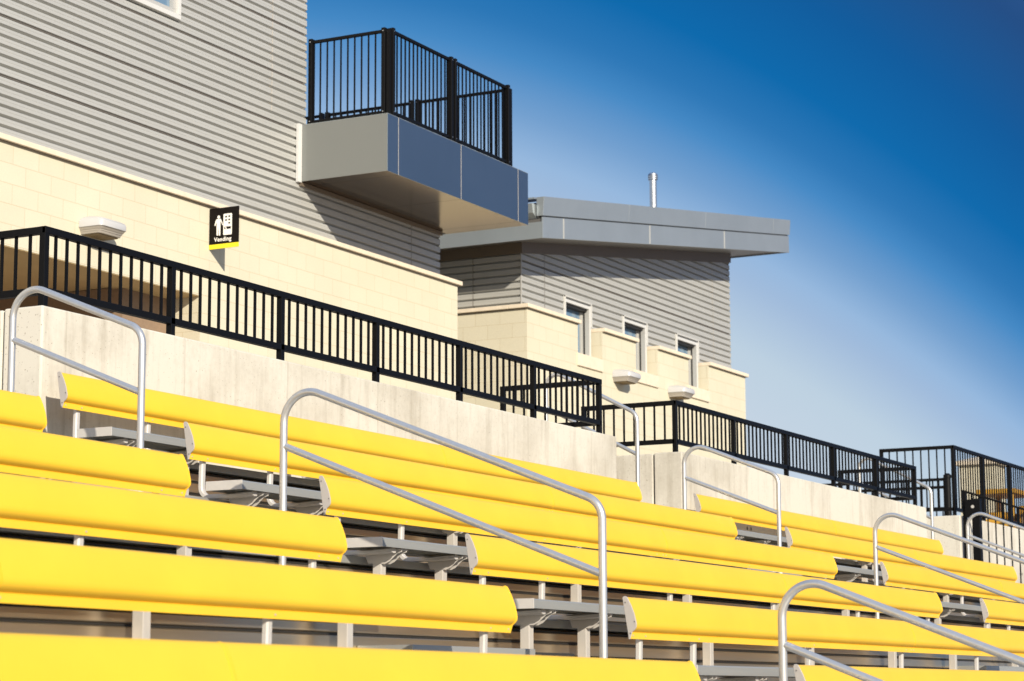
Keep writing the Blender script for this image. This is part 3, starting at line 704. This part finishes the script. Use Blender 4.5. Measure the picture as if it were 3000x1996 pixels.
# windows
for (a, b) in WN:
    wa, wb = a-.085, b-.06
    fr = MB()
    fr.box(wa, wa+.02, YS-.022, YS+.02, WZ0, WZ1+.03)
    fr.box(wa, wb+.024, YS-.035, YS+.0, WZ1+.016, WZ1+.03)                  # thin outer hood
    fr.box(wb-.045, wb, YS-.022, YS+.03, WZ0-.01, WZ1-.012)
    fr.box(wa+.022, wb-.002, YS-.02, YS+.03, WZ1-.062, WZ1-.013)
    fr.box(wb+.010, wb+.024, YS-.035, YS-.012, 7.20, WZ1+.015)
    win = P2(fr, 'window', 'white', bevel=.002)
    MB().box(wb-.056, wb-.046, YS-.015, YS+.16, WZ0, WZ1-.064).box(wa+.03, wb-.058, YS+.03, YS+.16, WZ0, WZ0+.05).build('jamb', M['winframe'], win)
    MB().box(wa+.03, wb-.058, YS+.02, YS+.155, WZ1-.10, WZ1-.064).box(wb-.066, wb-.0565, YS+.055, YS+.075, WZ0+.05, WZ1-.101).build('gasket', M['dark'], win)
    MB().box(wa+.03, wb-.058, YS+.13, YS+.14, WZ0+.05, WZ1-.10).build('pane', M['glass'], win)
    MB().box(wb-.10, wb-.0585, YS+.105, YS+.128, WZ0+.05, WZ1-.101).build('sash', M['winframe'], win)
    MB().box(a-.04, b+.04 if False else b-.02, YW-.032, YS+.02, 6.499, 6.688).build('sill', M['cap'], win, bevel=.006)
# roof: sloping slab, lower fascia, leaning upper fascia
RX0, RX1, RY0, RY1 = 28.40, 38.13, 14.33, 23.4
sl = .148
def slab(m, xa, xb, ya, yb, za, zb, tilt=0.):
    """box whose top and bottom rise with x; za, zb heights at x = RX0"""
    vs = []
    for x in (xa, xb):
        dz = sl*(x-RX0)
        for y, z in ((ya, za), (yb, za), (yb, zb), (ya-tilt, zb)): vs.append((x, y, z+dz))
    m.add(vs, [(0, 1, 2, 3), (7, 6, 5, 4), (0, 4, 5, 1), (1, 5, 6, 2), (2, 6, 7, 3), (3, 7, 4, 0)])
    return m
roof = P2(slab(MB(), RX0+.02, RX1-.02, RY0+.02, RY1, 8.02, 8.50), 'roof', 'soffit')
def RF(m, name, mt, **k): return m.build(name, M[mt], roof, **k)
cuts = [RX0, 29.067, 32.079, 35.110, RX1]
for i in range(4):
    RF(slab(MB(), cuts[i]+(.004 if i else 0), cuts[i+1]-(.004 if i < 3 else 0), RY0, RY0+.019, 7.985, 8.285), 'lower_fascia', 'fascia', bevel=.002)
m = MB()
for x in cuts[1:4]: slab(m, x-.012, x+.006, RY0-.006, RY0+.001, 7.99, 8.28)
RF(m, 'fascia_seam', 'winframe')
cu = [RX0-.03, 31.25, 34.243, 37.306, RX1]
for i in range(4):
    RF(slab(MB(), cu[i]+(.0025 if i else 0), cu[i+1]-(.0025 if i < 3 else 0), RY0-.018, RY0+.08, 8.303, 8.573, tilt=.02), 'upper_fascia', 'fascia', bevel=.002)
RF(slab(MB(), RX0+.01, RX1-.01, RY0+.03, RY0+.06, 8.284, 8.304), 'shadow_gap', 'dark')
RF(slab(MB(), RX0, RX0+.0195, RY0+.0195, RY1, 7.985, 8.22), 'eave_fascia', 'fascia')
RF(MB().prism([(RX0-.10, 8.34), (RX0+.02, 8.27), (RX0+.02, 8.47), (RX0-.13, 8.47)], RY0+.10, RY1, 'Y'), 'gutter', 'fascia', bevel=.003)
RF(slab(MB(), RX1-.0195, RX1, RY0+.0195, RY1, 7.985, 8.55), 'verge_fascia', 'fascia')
RF(slab(MB(), RX0+.03, RX0+.5, RY0+.15, RY1, 8.56, 8.585).box(RX0-.12, RX0+.10, RY0+.30, RY0+.42, 8.50, 8.56), 'roof_edge', 'fascia')
RF(MB().prism([(SL-.012, roofz(SL)-.135), (SR, roofz(SR)-.135), (SR, roofz(SR)+.03), (SL-.012, roofz(SL)+.03)], YS-.03, YS-.003, 'Y'), 'eave_trim', 'bronze')
RF(MB().box(SL-.03, SL-.012, YS-.03, 22, roofz(SL)-.135, roofz(SL)+.02), 'eave_trim', 'bronze')
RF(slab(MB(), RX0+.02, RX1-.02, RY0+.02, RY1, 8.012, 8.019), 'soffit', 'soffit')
ch = RF(MB().lathe([(.062, -1.0), (.062, .45)], (35.75, 15.9, 10.0), 20), 'vent_pipe', 'galv', smooth=40)
MB().lathe([(.062, .445), (.084, .45), (.084, .468), (.066, .475), (.066, .483), (.088, .488), (.088, .503), (.066, .51), (.066, .518), (.086, .523), (.082, .545), (.055, .568), (.02, .576)], (35.75, 15.9, 10.0), 24).build('vent_cap', M['galv'], ch, smooth=35)

# ------------------------------------------------------------------ wall lights
def make_light(label):
    root = empty('wall_light'); tag(root, label, 'wall light', 'white wall lights on the block walls')
    W_, D_ = .45, .30
    def ring(w_, d_, z, ch_): # plan outline against the wall, chamfered front corners; x 0..W, y 0 (wall) .. -D
        o = (W_-w_)/2
        return [(o, 0, z), (o, -(d_-ch_), z), (o+ch_*.35, -(d_-ch_*.35), z), (o+ch_, -d_, z), (o+w_-ch_, -d_, z), (o+w_-ch_*.35, -(d_-ch_*.35), z), (o+w_, -(d_-ch_), z), (o+w_, 0, z)]
    def loft(rs, name, m, parent, **k):
        n = 8; v = [p for r in rs for p in r]; f = [(i*n+j, i*n+(j+1) % n, (i+1)*n+(j+1) % n, (i+1)*n+j) for i in range(len(rs)-1) for j in range(n)]
        f += [tuple(range(n))[::-1], tuple((len(rs)-1)*n+j for j in range(n))]
        return MB().add(v, f).build(name, M[m], parent, **k)
    loft([ring(W_, D_, .066, .045), ring(W_, D_, .128, .045), ring(.44, .292, .142, .05), ring(.39, .24, .168, .05), ring(.30, .13, .190, .04)], 'housing', 'fixture', root, smooth=60, bevel=.004)
    lens = loft([ring(.37, .245, .0, .03), ring(.385, .252, .022, .03), ring(.392, .258, .0235, .03), ring(.40, .262, .038, .035), ring(.408, .268, .0395, .035), ring(.435, .288, .065, .04)], 'lens_frame', 'lensframe', root, smooth=30)
    g_ = MB(); g_.box(.06, .39, -.215, -.02, -.004, -.001)
    for i in range(14): g_.box(.062+i*.0245, .068+i*.0245, -.213, -.022, -.012, -.005)
    for i in range(8): g_.box(.062, .388, -.210+i*.026, -.205+i*.026, -.011, -.006)
    g_.build('grille', M['grille'], lens)
    return root
L1 = make_light('white wall light above the left corner of the long black fence')
L1.location = (18.815, YW, 6.40)
for x, lb in ((31.86, 'white wall light under the window gaps, the one farther from the right corner fence post'), (33.967, 'white wall light directly above the corner post of the second black fence')):
    o = copy_tree(L1); o.location = (x, YW, 6.405); o['label'] = lb

# ------------------------------------------------------------------ vending sign
sg = empty('vending_sign', (21.16, YW, 6.63)); tag(sg, 'black projecting sign reading Vending with a white pictogram and yellow bottom band', 'sign')
sx0 = -.006
MB().box(sx0, .006, -.40, 0, .052, .468).build('sign_panel', M['sign_black'], sg, bevel=.001)
MB().box(sx0, .006, -.40, 0, 0, .0515).build('colour_band', M['sign_yellow'], sg, bevel=.001)
def plate(polys, name, m):
    """flat shapes on the -X face: local (u right 0..1 across the face, v up in metres)"""
    mb = MB()
    for pts in polys: mb.prism([(-u*.40, v) for u, v in pts], sx0-.0022, sx0-.0004)
    return mb.build(name, M[m], sg)
def circ(cu_, cv, r, n=20): return [(cu_+r/.40*math.cos(2*math.pi*i/n), cv+r*math.sin(2*math.pi*i/n)) for i in range(n)]
# person pictogram (u measured from the wall edge)
plate([circ(.325, .362, .0185)], 'pictogram_head', 'sign_white')
body = [(.245, .335), (.255, .341), (.39, .341), (.405, .333), (.475, .272), (.470, .262), (.452, .264), (.40, .312), (.385, .300), (.385, .155), (.372, .148), (.342, .148), (.332, .157), (.326, .235), (.316, .235), (.310, .157), (.296, .150), (.268, .152), (.258, .160), (.255, .300), (.248, .300), (.220, .268), (.20, .262), (.186, .270), (.215, .318)]
plate([body], 'pictogram_body', 'sign_white')
def rr(u0, u1, v0, v1, r=.012):
    q = r/.40; out = []
    for cx_, cy_, a0 in ((u1-q, v1-r, 0), (u0+q, v1-r, 90), (u0+q, v0+r, 180), (u1-q, v0+r, 270)):
        out += [(cx_+q*math.cos(R_(a0+i*22.5)), cy_+r*math.sin(R_(a0+i*22.5))) for i in range(5)]
    return out
plate([rr(.485, .775, .148, .392)], 'pictogram_machine', 'sign_white')
sqs = []
for (u0, v0) in ((.545, .348), (.655, .350), (.545, .310), (.655, .312), (.655, .274)): sqs.append([(u0, v0), (u0+.065, v0), (u0+.065, v0+.018), (u0, v0+.018)])
mb = MB()
for pts in sqs+[[(.52, .215), (.74, .215), (.74, .243), (.52, .243)]]: mb.prism([(-u*.40, v) for u, v in pts], sx0-.0032, sx0-.0024)
mb.build('pictogram_buttons', M['sign_black'], sg)
mb = MB().prism([(-u*.40, v) for u, v in [(.54, .238), (.56, .240), (.61, .226), (.60, .216), (.575, .218), (.55, .230)]], sx0-.0042, sx0-.0034); mb.build('pictogram_item', M['sign_white'], sg)
fc = bpy.data.curves.new('sign_text', 'FONT'); fc.body = 'Vending'; fc.size = .062; fc.extrude = .0006; fc.offset = .0014; fc.space_character = 1.08
to = bpy.data.objects.new('lettering', fc); col.objects.link(to)
dg = bpy.context.evaluated_depsgraph_get(); dg.update()
tm = bpy.data.meshes.new_from_object(to.evaluated_get(dg)); bpy.data.objects.remove(to)
tm.materials.clear(); tm.materials.append(M['sign_white'])
wtxt = max(v.co.x for v in tm.vertices); s_t = .232/wtxt
tx = bpy.data.objects.new('lettering', tm); col.objects.link(tx); tx.parent = sg
tx.matrix_local = Matrix(((0, 0, -1, sx0-.0012), (-s_t, 0, 0, -.072), (0, s_t*1.0, 0, .083), (0, 0, 0, 1)))

# ------------------------------------------------------------------ distance: gate pier and yellow machine
pr_ = empty('stone_pier', (40.6, 11.45, CONC_Z)); tag(pr_, 'cream block pier with a pyramid stone cap seen through the far right fence', 'pier')
pinv = Matrix.Translation((-40.6, -11.45, -CONC_Z))
o = MB().box(40.6, 41.25, 11.45, 12.10, CONC_Z, 5.72).build('shaft', M['block'], pr_); o.matrix_parent_inverse = pinv
m = MB().box(40.53, 41.32, 11.38, 12.17, 5.72, 5.79)
m.add([(40.53, 11.38, 5.79), (41.32, 11.38, 5.79), (41.32, 12.17, 5.79), (40.53, 12.17, 5.79), (40.925, 11.775, 5.91)], [(0, 1, 4), (1, 2, 4), (2, 3, 4), (3, 0, 4)])
o = m.build('cap', M['cap'], pr_, bevel=.004); o.matrix_parent_inverse = pinv
MX, MY = 37.6, 9.9
mc = empty('loader', (MX, MY, CONC_Z)); tag(mc, 'yellow construction machine partly hidden behind the far right fence pickets', 'machine')
minv = Matrix.Translation((-MX, -MY, -CONC_Z))
def PM(m, name, mt, **k): o = m.build(name, M[mt], mc, **k); o.matrix_parent_inverse = minv; return o
PM(MB().box(MX, MX+1.5, MY+.45, MY+.95, CONC_Z+.5, CONC_Z+1.0).box(MX+.1, MX+1.3, MY+.5, MY+.9, CONC_Z+1.0, CONC_Z+1.12), 'chassis', 'machine', bevel=.03)
cb_ = MB()
for x in (MX+.05, MX+1.0):
    for y in (MY+.42, MY+.92): cb_.box(x, x+.07, y, y+.07, CONC_Z+1.0, CONC_Z+1.42)
cb_.box(MX, MX+1.12, MY+.38, MY+1.03, CONC_Z+1.42, CONC_Z+1.50)
PM(cb_, 'canopy_frame', 'machine', bevel=.01)
PM(MB().box(MX+.2, MX+1.0, MY-.05, MY+.40, CONC_Z+.55, CONC_Z+1.22), 'engine_hood', 'machine', bevel=.04)
PM(MB().box(MX+.25, MX+.95, MY-.06, MY-.045, CONC_Z+.85, CONC_Z+1.08).box(MX+.185, MX+.199, MY+.0, MY+.33, CONC_Z+.8, CONC_Z+1.08), 'hood_grille', 'brown')
for y in (MY-.05, MY+.75):
    for x in (MX+.25, MX+1.2):
        wv = MB(); wv.tube([(x, y, CONC_Z+.34), (x, y+.24, CONC_Z+.34)], .34, 24); PM(wv, 'wheel', 'rubber', smooth=40)
# ------------------------------------------------------------------ tidy: nothing hidden, everything renders
for o in bpy.data.objects:
    if o.type == 'MESH': o.data.update()
